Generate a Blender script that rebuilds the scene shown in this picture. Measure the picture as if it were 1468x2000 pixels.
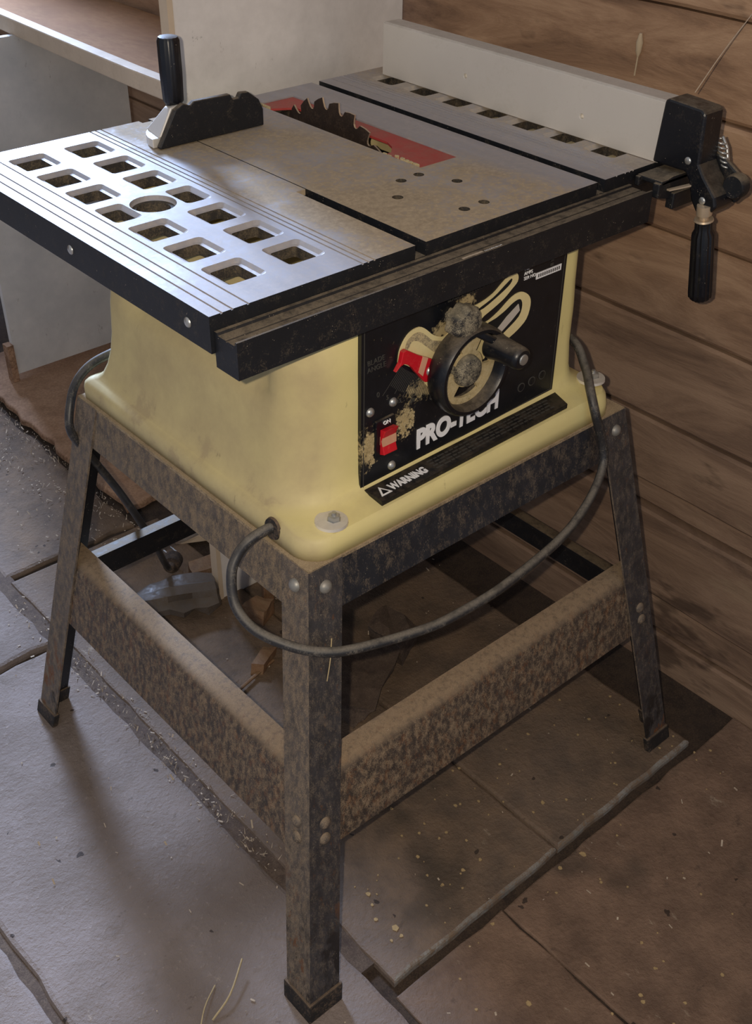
import bpy, bmesh, math, random
from mathutils import Vector, Matrix, noise
from mathutils.geometry import tessellate_polygon

# ------------------------------------------------------------------ camera, light, exposure
sc = bpy.context.scene
C = sc.collection
for o in list(bpy.data.objects):
    bpy.data.objects.remove(o, do_unlink=True)
RND = random.Random(7)

CAM = Vector((-0.50453, -0.79250, 1.38170))
YAW, PIT, ROL, FPX = -0.731903, -0.629219, 0.016305, 2198.21
fw = Vector((-math.sin(YAW) * math.cos(PIT), math.cos(YAW) * math.cos(PIT), math.sin(PIT)))
rt = fw.cross(Vector((0, 0, 1))).normalized()
up = rt.cross(fw)
rt2 = math.cos(ROL) * rt + math.sin(ROL) * up
up2 = -math.sin(ROL) * rt + math.cos(ROL) * up
cd = bpy.data.cameras.new('camera')
cam = bpy.data.objects.new('camera', cd)
C.objects.link(cam)
m = Matrix((rt2, up2, -fw)).transposed().to_4x4()
m.translation = CAM
cam.matrix_world = m
cd.sensor_fit = 'VERTICAL'
cd.sensor_height = 24.0
cd.lens = FPX / 2000 * 24.0
cd.clip_start = 0.02
sc.camera = cam

w = bpy.data.worlds.new('world')
sc.world = w
w.use_nodes = True
w.node_tree.nodes['Background'].inputs[0].default_value = (0.60, 0.66, 0.80, 1)
w.node_tree.nodes['Background'].inputs[1].default_value = 0.26


def area(name, loc, target, sx, sy, power, col):
    l = bpy.data.lights.new(name, 'AREA')
    l.shape = 'RECTANGLE'
    l.size, l.size_y = sx, sy
    l.energy = power
    l.color = col
    o = bpy.data.objects.new(name, l)
    C.objects.link(o)
    o.location = loc
    d = Vector(target) - Vector(loc)
    o.rotation_euler = d.to_track_quat('-Z', 'Y').to_euler()
    return o


area('window_daylight', (1.30, 3.50, 2.15), (0.0, 0.4, 0.5), 0.9, 1.0, 310, (0.50, 0.66, 1.0))
# the phone's own flash, a little left of the lens
fl = bpy.data.lights.new('flash', 'POINT')
fl.energy = 20
fl.color = (1.0, 0.86, 0.68)
fl.shadow_soft_size = 0.006
flo = bpy.data.objects.new('flash', fl)
C.objects.link(flo)
flo.location = CAM - rt2 * 0.035 + up2 * 0.015

sc.view_settings.view_transform = 'Standard'
sc.view_settings.look = 'None'
sc.view_settings.gamma = 1
sc.view_settings.use_curve_mapping = False
sc.view_settings.exposure = 0.85

# ------------------------------------------------------------------ materials


def lin(c):
    return tuple(((v / 255) / 12.92 if v <= 10 else (((v / 255) + 0.055) / 1.055) ** 2.4) for v in c) + (1,)


class G:
    """small node-graph helper"""

    def __init__(s, name):
        s.m = bpy.data.materials.new(name)
        s.m.use_nodes = True
        s.t = s.m.node_tree
        s.b = s.t.nodes['Principled BSDF']
        s.tc = s.n('ShaderNodeTexCoord')

    def n(s, typ, **kw):
        nd = s.t.nodes.new(typ)
        for k, v in kw.items():
            setattr(nd, k, v)
        return nd

    def l(s, a, b):
        s.t.links.new(a, b)

    def pos(s, scale=(1, 1, 1), loc=(0, 0, 0)):
        g = s.n('ShaderNodeNewGeometry')
        mp = s.n('ShaderNodeMapping')
        s.l(g.outputs['Position'], mp.inputs[0])
        mp.inputs['Scale'].default_value = scale
        mp.inputs['Location'].default_value = loc
        return mp.outputs[0]

    def noise(s, scale, detail=4, rough=.6, vec=None, dist=0):
        nz = s.n('ShaderNodeTexNoise')
        nz.inputs['Scale'].default_value = scale
        nz.inputs['Detail'].default_value = detail
        nz.inputs['Roughness'].default_value = rough
        nz.inputs['Distortion'].default_value = dist
        s.l(vec if vec is not None else s.pos(), nz.inputs['Vector'])
        return nz.outputs['Fac']

    def ramp(s, src, stops):
        r = s.n('ShaderNodeValToRGB')
        el = r.color_ramp.elements
        while len(el) < len(stops):
            el.new(.5)
        for e, (p, c) in zip(el, stops):
            e.position = p
            e.color = c if len(c) == 4 else tuple(c) + (1,)
        s.l(src, r.inputs[0])
        return r.outputs[0]

    def mask(s, src, a, b):
        r = s.n('ShaderNodeMapRange')
        r.inputs['From Min'].default_value = a
        r.inputs['From Max'].default_value = b
        s.l(src, r.inputs['Value'])
        return r.outputs[0]

    def math(s, op, a, b):
        r = s.n('ShaderNodeMath', operation=op)
        for i, v in enumerate((a, b)):
            if isinstance(v, (int, float)):
                r.inputs[i].default_value = v
            else:
                s.l(v, r.inputs[i])
        return r.outputs[0]

    def mix(s, f, a, b):
        r = s.n('ShaderNodeMix', data_type='RGBA')
        for i, v in ((0, f), (6, a), (7, b)):
            if isinstance(v, (int, float)):
                r.inputs[i].default_value = v
            elif isinstance(v, tuple):
                r.inputs[i].default_value = v
            else:
                s.l(v, r.inputs[i])
        return r.outputs[2]

    def out(s, col=None, rough=None, metal=0, bump=None, bstr=.2, bdist=.002, spec=None):
        if col is not None:
            if isinstance(col, tuple):
                s.b.inputs['Base Color'].default_value = col
            else:
                s.l(col, s.b.inputs['Base Color'])
        if rough is not None:
            if isinstance(rough, (int, float)):
                s.b.inputs['Roughness'].default_value = rough
            else:
                s.l(rough, s.b.inputs['Roughness'])
        if isinstance(metal, (int, float)):
            s.b.inputs['Metallic'].default_value = metal
        else:
            s.l(metal, s.b.inputs['Metallic'])
        if spec is not None:
            s.b.inputs['Specular IOR Level'].default_value = spec
        if bump is not None:
            bn = s.n('ShaderNodeBump')
            bn.inputs['Strength'].default_value = bstr
            bn.inputs['Distance'].default_value = bdist
            s.l(bump, bn.inputs['Height'])
            s.l(bn.outputs[0], s.b.inputs['Normal'])
        return s.m


def dusty(name, base, dust=(150, 130, 104), rough=.5, metal=0, up_amt=.9, side=.12, scale=26, var=.12, fine=.25, bstr=.15, rust=None, rust_amt=.5, speck=.0, spec=None, streak=None, low=0):
    """painted or bare surface with sawdust lying on it: more on faces that look up"""
    g = G(name)
    n1 = g.noise(scale * .35, 5)
    b = lin(base)
    lo = tuple(v * (1 - var) for v in b[:3]) + (1,)
    hi = tuple(min(1, v * (1 + var)) for v in b[:3]) + (1,)
    col = g.mix(g.mask(n1, .3, .7), lo, hi)
    vec = g.pos(streak) if streak else None
    if rust:
        rm = g.mask(g.noise(scale * .8, 8, .7, vec), .62 - rust_amt * .25, .72 - rust_amt * .1)
        col = g.mix(rm, col, lin(rust))
    ge = g.n('ShaderNodeNewGeometry')
    sx = g.n('ShaderNodeSeparateXYZ')
    g.l(ge.outputs['Normal'], sx.inputs[0])
    upm = g.mask(sx.outputs[2], .35, .9)
    lowm = None
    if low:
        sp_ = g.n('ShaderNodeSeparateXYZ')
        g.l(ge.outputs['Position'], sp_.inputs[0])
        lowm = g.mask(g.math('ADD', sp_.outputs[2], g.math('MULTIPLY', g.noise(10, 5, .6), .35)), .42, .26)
    nn = g.noise(scale, 8, .72, vec)
    d1 = g.math('MULTIPLY', upm, g.mask(nn, .5 - up_amt * .35, .62 - up_amt * .1))
    fn = g.noise(scale * 9, 3, .7, vec)
    d2 = g.math('MULTIPLY', g.mask(g.math('ADD', g.math('MULTIPLY', nn, .7), g.math('MULTIPLY', fn, .45)), .64 - side * .3, .76 - side * .2), min(1, side * 2.2))
    d = g.math('MAXIMUM', g.math('MULTIPLY', d1, min(1, up_amt)), d2)
    dc = lin(dust)
    dcol = g.mix(g.mask(fn, .35, .65), tuple(v * .8 for v in dc[:3]) + (1,), tuple(min(1, v * 1.15) for v in dc[:3]) + (1,))
    col = g.mix(d, col, dcol)
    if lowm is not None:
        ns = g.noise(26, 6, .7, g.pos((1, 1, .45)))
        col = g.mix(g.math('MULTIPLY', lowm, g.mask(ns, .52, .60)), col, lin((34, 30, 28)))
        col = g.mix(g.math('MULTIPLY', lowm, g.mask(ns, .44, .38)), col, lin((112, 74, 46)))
    if speck:
        vo = g.n('ShaderNodeTexVoronoi')
        vo.inputs['Scale'].default_value = 420
        g.l(g.pos(), vo.inputs['Vector'])
        sp = g.math('MULTIPLY', g.math('LESS_THAN', vo.outputs['Distance'], .16), g.math('GREATER_THAN', g.noise(90, 1), .68 - speck * .1))
        col = g.mix(g.math('MULTIPLY', sp, .7), col, lin((185, 172, 150)))
    r = g.math('ADD', g.math('MULTIPLY', d, max(0, .92 - rough)), rough)
    mt = g.math('MULTIPLY', g.math('SUBTRACT', 1.0, d), metal) if metal else 0
    return g.out(col, r, mt, g.math('ADD', g.math('MULTIPLY', fn, .5), nn), bstr, .0015, spec)


M = {}
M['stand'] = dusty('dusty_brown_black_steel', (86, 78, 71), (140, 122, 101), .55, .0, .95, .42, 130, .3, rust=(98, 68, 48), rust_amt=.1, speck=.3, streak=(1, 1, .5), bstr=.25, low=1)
M['apron'] = dusty('black_steel_apron', (38, 40, 46), (128, 112, 92), .45, 0, .95, .22, 90, .25, speck=.4, streak=(1, 1, .5))
M['sideapron'] = dusty('dusty_side_apron', (84, 76, 69), (138, 120, 97), .6, 0, .95, .45, 120, .3, speck=.3, streak=(1, 1, .5))
M['black'] = dusty('black_plastic', (16, 18, 24), (130, 116, 96), .32, 0, .55, .05, 40, .2, bstr=.06, speck=.05)
M['blackmatte'] = dusty('black_painted_steel', (20, 22, 27), (135, 120, 98), .5, 0, .75, .08, 70, .2, bstr=.1, speck=.15)
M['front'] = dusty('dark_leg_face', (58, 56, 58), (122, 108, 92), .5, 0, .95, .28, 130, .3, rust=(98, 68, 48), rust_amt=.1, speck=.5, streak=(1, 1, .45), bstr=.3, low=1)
M['rail'] = dusty('rusty_dusty_rail', (64, 55, 49), (150, 128, 102), .55, .0, .95, .36, 120, .3, rust=(104, 70, 46), rust_amt=.45, speck=.4, streak=(1, 1, .6), bstr=.3)
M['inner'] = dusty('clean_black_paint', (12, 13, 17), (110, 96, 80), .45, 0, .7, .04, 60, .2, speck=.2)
M['topdust'] = dusty('sawdust_covered_steel', (120, 104, 82), (168, 148, 118), .8, 0, .95, .5, 60, .2)
M['rubber'] = dusty('black_rubber', (34, 31, 30), (120, 100, 80), .7, 0, .8, .25, 40, .2)
M['cord'] = dusty('grey_black_cord', (44, 44, 46), (128, 120, 108), .38, 0, .75, .22, 60, .2, bstr=.08)
M['steel'] = dusty('bright_steel', (190, 190, 186), (150, 132, 108), .32, .8, .35, .05, 60, .1)
M['rivet'] = dusty('dull_rivet', (150, 148, 142), (140, 120, 96), .45, .5, .3, .1, 60, .15)
M['red'] = dusty('red_insert', (176, 62, 56), (150, 130, 110), .5, 0, .35, .05, 30, .12)
M['redp'] = dusty('red_plastic', (200, 24, 38), (190, 170, 140), .35, 0, .25, .04, 40, .1)
M['pinkdust'] = dusty('pale_pink_dust', (205, 150, 120), (205, 180, 140), .8)
M['white'] = dusty('white_print', (246, 246, 250), (190, 180, 160), .5, 0, .2, .03)
M['greyprint'] = dusty('grey_print', (66, 64, 60), (70, 64, 50), .6, 0, .2, .03)
M['yelpan'] = dusty('cream_yellow_cutout', (228, 212, 158), (205, 184, 138), .5, 0, .5, .12, 40)
M['fuzz'] = dusty('sawdust_grey_groove', (104, 98, 84), (190, 172, 132), .9, 0, .9, .6, 90, .3)
M['knob'] = dusty('dusty_dark_knob', (40, 40, 42), (150, 140, 118), .6, 0, .8, .45, 90, .3)
M['lump'] = dusty('brown_grey_lump', (72, 58, 50), (100, 84, 70), .95, 0, .6, .5, 60, .4, bstr=.6)
M['debris'] = dusty('sawdust_clump', (176, 156, 112), (200, 182, 140), .95, 0, .9, .5, 120, .35, bstr=.6)
M['hole'] = G('dark_opening').out(lin((12, 11, 11)), .8)
M['blade'] = dusty('brown_dusty_blade', (48, 36, 28), (80, 62, 46), .6, 0, .3, .25, 50, .3)
M['tooth'] = dusty('worn_tooth_edge', (196, 176, 150), (150, 130, 100), .4, .5, .1, .05)
M['well'] = dusty('shaded_dusty_casting', (46, 42, 38), (96, 84, 66), .8, 0, .5, .4, 60, .3)  # dark tone holds the shade inside the wells, plus dust
M['fence'] = dusty('aluminium_fence', (224, 218, 208), (170, 160, 140), .42, .35, .45, .08, 14, .05, bstr=.05)
M['glass'] = dusty('dirty_clear_plastic', (118, 108, 98), (110, 92, 74), .35, 0, .55, .4, 60, .2)
M['glass'].node_tree.nodes['Principled BSDF'].inputs['Transmission Weight'].default_value = .45
M['woodscrap'] = dusty('scrap_wood', (120, 88, 62), (150, 125, 95), .8, 0, .5, .3, 40, .3, streak=(3, 1, 1))
M['darkstuff'] = dusty('dark_dirt', (40, 34, 30), (90, 74, 60), .95, 0, .6, .5, 60, .4, bstr=.6)
M['flecks'] = dusty('yellow_flecks', (178, 152, 108), (178, 152, 108), .9)
M['straw'] = dusty('straw', (190, 170, 130), (190, 170, 130), .9)
M['shavings'] = dusty('pale_shavings', (176, 160, 138), (190, 172, 150), .9)
M['web'] = dusty('dirty_cobweb', (190, 170, 140), (190, 170, 150), .9)


def mat_body():
    g = G('yellow_painted_body')
    base = g.mix(g.mask(g.noise(6, 4), .3, .7), lin((228, 214, 146)), lin((236, 222, 158)))
    ge = g.n('ShaderNodeNewGeometry')
    sx = g.n('ShaderNodeSeparateXYZ')
    g.l(ge.outputs['Position'], sx.inputs[0])
    nx = g.n('ShaderNodeSeparateXYZ')
    g.l(ge.outputs['Normal'], nx.inputs[0])
    low = g.mask(sx.outputs[2], .76, .66)           # dust gathers on the flared foot
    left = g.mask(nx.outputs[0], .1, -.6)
    upm = g.mask(nx.outputs[2], .1, .6)
    nn = g.noise(16, 7, .65)
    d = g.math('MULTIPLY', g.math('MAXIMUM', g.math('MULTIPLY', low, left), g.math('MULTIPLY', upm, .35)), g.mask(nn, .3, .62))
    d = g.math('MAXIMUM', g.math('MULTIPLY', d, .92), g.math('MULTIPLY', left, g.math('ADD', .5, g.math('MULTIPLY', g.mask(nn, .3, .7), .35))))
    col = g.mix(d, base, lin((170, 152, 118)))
    sc2 = g.mask(g.noise(70, 6, .75, g.pos((1, 1, .3))), .68, .74)
    col = g.mix(g.math('MULTIPLY', sc2, .5), col, lin((120, 105, 80)))
    return g.out(col, g.math('ADD', .36, g.math('MULTIPLY', d, .5)), 0, g.noise(220, 3), .08, .001)


M['body'] = mat_body()


def mat_table():
    g = G('cast_aluminium_table')
    ge = g.n('ShaderNodeNewGeometry')
    sx = g.n('ShaderNodeSeparateXYZ')
    g.l(ge.outputs['Position'], sx.inputs[0])
    X = sx.outputs[0]
    nn = g.noise(9, 7, .65)
    fine = g.noise(160, 4, .7)
    # the dust coat covers the middle of the table and thins out over the wings
    xm = g.math('ADD', X, g.math('MULTIPLY', g.math('SUBTRACT', nn, .5), .10))
    a = g.math('MULTIPLY', g.mask(xm, .165, .22), g.mask(xm, .56, .49))
    ym = g.mask(g.math('ADD', X, g.math('MULTIPLY', sx.outputs[1], .35)), .66, .50)
    a = g.math('MULTIPLY', a, g.math('MAXIMUM', ym, .25))
    a = g.math('MAXIMUM', a, g.math('MULTIPLY', g.mask(xm, .585, .63), .75))
    a = g.math('MAXIMUM', a, .42)
    d = g.math('MULTIPLY', a, g.mask(g.math('ADD', g.math('MULTIPLY', nn, .6), g.math('MULTIPLY', fine, .4)), .25, .52))
    metal = g.mix(g.mask(g.noise(40, 5, .6, g.pos((1, .05, 1))), .3, .7), lin((168, 170, 180)), lin((188, 190, 200)))
    dust = g.mix(g.mask(fine, .3, .7), lin((152, 135, 110)), lin((188, 168, 138)))
    col = g.mix(d, metal, dust)
    return g.out(col, g.math('ADD', .45, g.math('MULTIPLY', d, .45)), g.math('MULTIPLY', g.math('SUBTRACT', 1.0, d), .55), fine, .12, .001)


M['table'] = mat_table()


def mat_floor():
    g = G('worn_stone_floor')
    n1 = g.noise(3.0, 6, .6)
    n2 = g.noise(14, 8, .7)
    n3 = g.noise(120, 4, .7)
    col = g.ramp(n1, [(.3, lin((104, 90, 80))), (.5, lin((128, 114, 104))), (.7, lin((150, 136, 128)))])
    col = g.mix(g.math('MULTIPLY', g.mask(n2, .55, .75), .6), col, lin((98, 84, 70)))
    col = g.mix(g.math('MULTIPLY', g.mask(n3, .6, .75), .5), col, lin((176, 160, 146)))
    ge = g.n('ShaderNodeNewGeometry')
    sx = g.n('ShaderNodeSeparateXYZ')
    g.l(ge.outputs['Position'], sx.inputs[0])
    # shade under the saw and by the wall painted in as browner colour
    mx = g.mask(g.math('ADD', sx.outputs[0], g.math('MULTIPLY', g.math('SUBTRACT', n1, .5), .25)), .02, .16)
    col = g.mix(g.math('MULTIPLY', mx, .8), col, g.mix(g.mask(n2, .35, .65), lin((88, 72, 56)), lin((128, 104, 80))))
    my = g.math('MULTIPLY', g.mask(sx.outputs[1], -.18, -.22), mx)
    col = g.mix(g.math('MULTIPLY', my, .75), col, g.mix(g.mask(n2, .35, .65), lin((108, 84, 68)), lin((142, 114, 94))))
    # dark stains with a shape of their own
    st = g.mask(g.noise(5.5, 3, .5, g.pos((1, 1, 1), (3.1, 7.7, 0))), .60, .68)
    col = g.mix(g.math('MULTIPLY', g.math('MULTIPLY', st, mx), .55), col, lin((60, 54, 46)))
    vo = g.n('ShaderNodeTexVoronoi')
    vo.inputs['Scale'].default_value = 28
    wp = g.n('ShaderNodeTexNoise')
    wp.inputs['Scale'].default_value = 90
    g.l(g.pos(), wp.inputs['Vector'])
    va = g.n('ShaderNodeVectorMath', operation='MULTIPLY_ADD')
    g.l(wp.outputs['Color'], va.inputs[0])
    va.inputs[1].default_value = (.016, .016, 0)
    g.l(g.pos((1, 1, 0)), va.inputs[2])
    g.l(va.outputs[0], vo.inputs['Vector'])
    pit = g.math('MULTIPLY', g.math('LESS_THAN', vo.outputs['Distance'], g.math('MULTIPLY', g.noise(13, 2), .22)), g.math('GREATER_THAN', g.noise(9, 2), .57))
    sm = g.mask(g.noise(24, 6, .75, g.pos((1, .5, 1), (2, 5, 0))), .64, .70)
    col = g.mix(g.math('MULTIPLY', sm, .55), col, lin((172, 156, 134)))
    sd = g.mask(g.noise(42, 6, .75, g.pos((.6, 1, 1), (7, 1, 0))), .62, .68)
    col = g.mix(g.math('MULTIPLY', sd, .5), col, lin((78, 64, 54)))
    col = g.mix(g.math('MULTIPLY', pit, .8), col, lin((46, 36, 30)))
    return g.out(col, .88, 0, g.math('ADD', g.math('MULTIPLY', n2, 1.2), g.math('MULTIPLY', n3, .7)), .6, .008)


M['floor'] = mat_floor()
M['slabedge'] = dusty('pale_lit_slab_edge', (140, 138, 132), (120, 100, 80), .9, 0, .4, .5, 40, .3, bstr=.8)  # paler grey puts the light caught on the front edges into the colour
M['dirt'] = dusty('dark_earth', (44, 34, 28), (70, 56, 44), .97, 0, .5, .6, 40, .4, bstr=.8)


def mat_planks():
    g = G('old_wall_planks')
    v = g.pos((1, .9, 5))
    n1 = g.noise(3.4, 8, .7, v, .7)
    n2 = g.noise(4, 4, .6)
    col = g.ramp(n1, [(.28, lin((104, 78, 60))), (.48, lin((156, 123, 95))), (.68, lin((190, 156, 124)))])
    ge = g.n('ShaderNodeNewGeometry')
    sx = g.n('ShaderNodeSeparateXYZ')
    g.l(ge.outputs['Position'], sx.inputs[0])
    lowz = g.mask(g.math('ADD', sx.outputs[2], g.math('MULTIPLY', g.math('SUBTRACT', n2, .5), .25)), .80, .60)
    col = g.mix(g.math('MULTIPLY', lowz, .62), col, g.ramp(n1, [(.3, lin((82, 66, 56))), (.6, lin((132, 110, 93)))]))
    # knots and water stains
    st = g.mask(g.noise(6.5, 4, .6, g.pos((1, .8, 2.2), (0, .4, .3))), .60, .67)
    col = g.mix(g.math('MULTIPLY', st, .6), col, lin((50, 34, 24)))
    hi = g.mask(g.noise(5, 5, .6, g.pos((1, .7, 2), (4, 2, 1))), .62, .7)
    col = g.mix(g.math('MULTIPLY', hi, .35), col, lin((160, 140, 112)))
    return g.out(col, .82, 0, g.math('ADD', n1, g.math('MULTIPLY', g.noise(90, 3, .6, v), .3)), .5, .004)


M['planks'] = mat_planks()


def mat_whiteboard(name, a, b, scuff):
    g = G(name)
    n1 = g.noise(9, 6, .65)
    col = g.mix(g.mask(n1, .35, .65), lin(a), lin(b))
    s1 = g.mask(g.noise(60, 6, .75, g.pos((1, 1, .35))), .63, .70)
    col = g.mix(g.math('MULTIPLY', s1, .55), col, lin(scuff))
    s2 = g.mask(g.noise(24, 5, .7), .68, .74)
    col = g.mix(g.math('MULTIPLY', s2, .7), col, lin(tuple(int(v * .6) for v in scuff)))
    return g.out(col, .7, 0, g.noise(130, 4), .15, .001)


M['board'] = mat_whiteboard('scuffed_white_board', (214, 208, 202), (238, 232, 226), (150, 138, 126))
M['panel'] = mat_whiteboard('grubby_white_panel', (190, 188, 184), (210, 206, 200), (130, 120, 112))
M['boardedge'] = dusty('raw_board_edge', (205, 185, 160), (190, 170, 140), .8)
M['benchtop'] = dusty('brown_bench_plywood', (138, 96, 60), (150, 112, 76), .85, 0, .6, .2, 8, .3, streak=(1, .4, 1), spec=.15)
M['benchedge'] = dusty('pale_bench_edge', (205, 185, 160), (180, 160, 135), .7, 0, .3, .2, 20, .1)
M['ply'] = dusty('rough_brown_board', (122, 90, 66), (168, 134, 106), .9, 0, .8, .4, 20, .35, bstr=.5)


def mat_panelblack():
    g = G('black_label_plate')
    ge = g.n('ShaderNodeNewGeometry')
    n = g.noise(160, 5, .75)
    n2 = g.noise(45, 4, .6)
    col = g.mix(g.mask(n2, .3, .7), lin((13, 15, 20)), lin((22, 24, 30)))
    # sawdust clinging round the switch and the wheel slot
    tot = None
    for cx, cz, rx, rz in ((.193, .703, .022, .036), (.247, .716, .020, .028), (.276, .75, .045, .02), (.30, .812, .03, .016), (.335, .835, .02, .016)):
        vm = g.n('ShaderNodeMapping')
        g.l(ge.outputs['Position'], vm.inputs[0])
        vm.inputs['Location'].default_value = (-cx / rx, 0, -cz / rz)
        vm.inputs['Scale'].default_value = (1 / rx, 0, 1 / rz)
        ln = g.n('ShaderNodeVectorMath', operation='LENGTH')
        g.l(vm.outputs[0], ln.inputs[0])
        f = g.mask(ln.outputs['Value'], 1.15, .2)
        tot = f if tot is None else g.math('MAXIMUM', tot, f)
    dm = g.mask(g.math('ADD', g.math('MULTIPLY', tot, .36), n), .66, .82)
    sp = g.mask(n, .72, .78)
    col = g.mix(g.math('MAXIMUM', dm, g.math('MULTIPLY', sp, .4)), col, lin((176, 158, 118)))
    return g.out(col, .38, 0, n, .1, .001)


M['plate'] = mat_panelblack()
M['warn'] = dusty('black_warning_label', (18, 17, 18), (120, 104, 84), .5, 0, .22, .1, 60, .2)

# ------------------------------------------------------------------ mesh helpers


def finish(name, bm, mats, parent=None, smooth=None, bev=None):
    me = bpy.data.meshes.new(name)
    bmesh.ops.recalc_face_normals(bm, faces=bm.faces)
    if parent is not None:
        loc = root_loc(parent)
        bmesh.ops.translate(bm, verts=bm.verts, vec=-loc)
    bm.to_mesh(me)
    bm.free()
    for mt in (mats if isinstance(mats, (list, tuple)) else [mats]):
        me.materials.append(mt)
    o = bpy.data.objects.new(name, me)
    C.objects.link(o)
    if parent is not None:
        o.parent = parent
    if smooth is not None:
        for p in me.polygons:
            p.use_smooth = True
        md = None
        try:
            me.set_sharp_from_angle(angle=math.radians(smooth))
        except Exception:
            pass
    if bev:
        bv = o.modifiers.new('bevel', 'BEVEL')
        bv.width = bev
        bv.segments = 2
        bv.limit_method = 'ANGLE'
        bv.angle_limit = math.radians(40)
    return o


def root_loc(o):
    l = Vector((0, 0, 0))
    while o is not None:
        l += o.location
        o = o.parent
    return l


def thing(name, label, cat, loc, group=None):
    o = bpy.data.objects.new(name, None)
    o.empty_display_size = .05
    C.objects.link(o)
    o.location = loc
    o['label'] = label
    o['category'] = cat
    if group:
        o['group'] = group
    return o


def tag(o, label, cat, group=None, kind=None):
    o['label'] = label
    o['category'] = cat
    if group:
        o['group'] = group
    if kind:
        o['kind'] = kind
    return o


def struct(o):
    o['kind'] = 'structure'
    return o


def box(bm, x0, x1, y0, y1, z0, z1, mi=0):
    vs = [bm.verts.new(p) for p in ((x0, y0, z0), (x1, y0, z0), (x1, y1, z0), (x0, y1, z0), (x0, y0, z1), (x1, y0, z1), (x1, y1, z1), (x0, y1, z1))]
    for f in ((0, 3, 2, 1), (4, 5, 6, 7), (0, 1, 5, 4), (1, 2, 6, 5), (2, 3, 7, 6), (3, 0, 4, 7)):
        fc = bm.faces.new([vs[i] for i in f])
        fc.material_index = mi
    return vs


def hexa(bm, b, t, mi=0, per=None):
    """solid from two matching rings of points"""
    n = len(b)
    vb = [bm.verts.new(p) for p in b]
    vt = [bm.verts.new(p) for p in t]
    for i in range(n):
        j = (i + 1) % n
        bm.faces.new((vb[i], vb[j], vt[j], vt[i])).material_index = mi if per is None else per[i]
    bm.faces.new(vb[::-1]).material_index = mi
    bm.faces.new(vt).material_index = mi
    return vb + vt


def extr(bm, pts, axis, a, b, mi=0):
    """polygon (2-D points in the two other axes) extruded along an axis"""
    def P(p, v):
        q = list(p)
        q.insert(axis, v)
        return tuple(q)
    return hexa(bm, [P(p, a) for p in pts], [P(p, b) for p in pts], mi)


def ring(bm, center, u, v, r, n):
    return [bm.verts.new(center + u * (r * math.cos(2 * math.pi * i / n)) + v * (r * math.sin(2 * math.pi * i / n))) for i in range(n)]


def lathe(bm, base, axis, prof, n=24, mi=0, rib=0, ribn=12):
    """revolve (distance along axis, radius) about an axis"""
    ax = Vector(axis).normalized()
    u = ax.orthogonal().normalized()
    v = ax.cross(u)
    rings = []
    for d, r in prof:
        c = Vector(base) + ax * d
        vs = []
        for i in range(n):
            a = 2 * math.pi * i / n
            rr = r * (1 - rib * (0.5 + .5 * math.cos(a * ribn))) if rib else r
            vs.append(bm.verts.new(c + (u * math.cos(a) + v * math.sin(a)) * max(rr, 1e-5)))
        rings.append(vs)
    for a, b in zip(rings, rings[1:]):
        for i in range(n):
            j = (i + 1) % n
            bm.faces.new((a[i], a[j], b[j], b[i])).material_index = mi
    bm.faces.new(rings[0][::-1]).material_index = mi
    bm.faces.new(rings[-1]).material_index = mi


def catmull(pts, sub=10):
    P = [Vector(p) for p in pts]
    P = [2 * P[0] - P[1]] + P + [2 * P[-1] - P[-2]]
    out = []
    for i in range(1, len(P) - 2):
        for k in range(sub):
            t = k / sub
            a, b, c, d = P[i - 1], P[i], P[i + 1], P[i + 2]
            out.append(.5 * ((2 * b) + (-a + c) * t + (2 * a - 5 * b + 4 * c - d) * t * t + (-a + 3 * b - 3 * c + d) * t ** 3))
    out.append(P[-2].copy())
    return out


def tube(bm, path, r, n=12, mi=0, taper=None):
    path = [Vector(p) for p in path]
    rings = []
    u = None
    for i, p in enumerate(path):
        t = (path[min(i + 1, len(path) - 1)] - path[max(i - 1, 0)]).normalized()
        if u is None:
            u = t.orthogonal().normalized()
        u = (u - t * u.dot(t)).normalized()
        v = t.cross(u)
        rr = r if taper is None else r * (taper[0] + (taper[1] - taper[0]) * i / (len(path) - 1))
        rings.append([bm.verts.new(p + (u * math.cos(2 * math.pi * k / n) + v * math.sin(2 * math.pi * k / n)) * rr) for k in range(n)])
    for a, b in zip(rings, rings[1:]):
        for i in range(n):
            j = (i + 1) % n
            bm.faces.new((a[i], a[j], b[j], b[i])).material_index = mi
    bm.faces.new(rings[0][::-1]).material_index = mi
    bm.faces.new(rings[-1]).material_index = mi


def rrect(x0, x1, y0, y1, r, n=8):
    """rounded rectangle, radii for corners (x0y0, x1y0, x1y1, x0y1)"""
    if isinstance(r, (int, float)):
        r = (r,) * 4
    out = []
    for (cx, cy, a0, rr) in ((x0 + r[0], y0 + r[0], 180, r[0]), (x1 - r[1], y0 + r[1], 270, r[1]), (x1 - r[2], y1 - r[2], 0, r[2]), (x0 + r[3], y1 - r[3], 90, r[3])):
        for k in range(n + 1):
            a = math.radians(a0 + 90 * k / n)
            out.append((cx + rr * math.cos(a), cy + rr * math.sin(a)))
    return out


def loft(bm, secs, cap=True, mi=0):
    rings = [[bm.verts.new(p) for p in s] for s in secs]
    n = len(rings[0])
    for a, b in zip(rings, rings[1:]):
        for i in range(n):
            j = (i + 1) % n
            bm.faces.new((a[i], a[j], b[j], b[i])).material_index = mi
    if cap:
        bm.faces.new(rings[0][::-1]).material_index = mi
        bm.faces.new(rings[-1]).material_index = mi
    return rings


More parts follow.
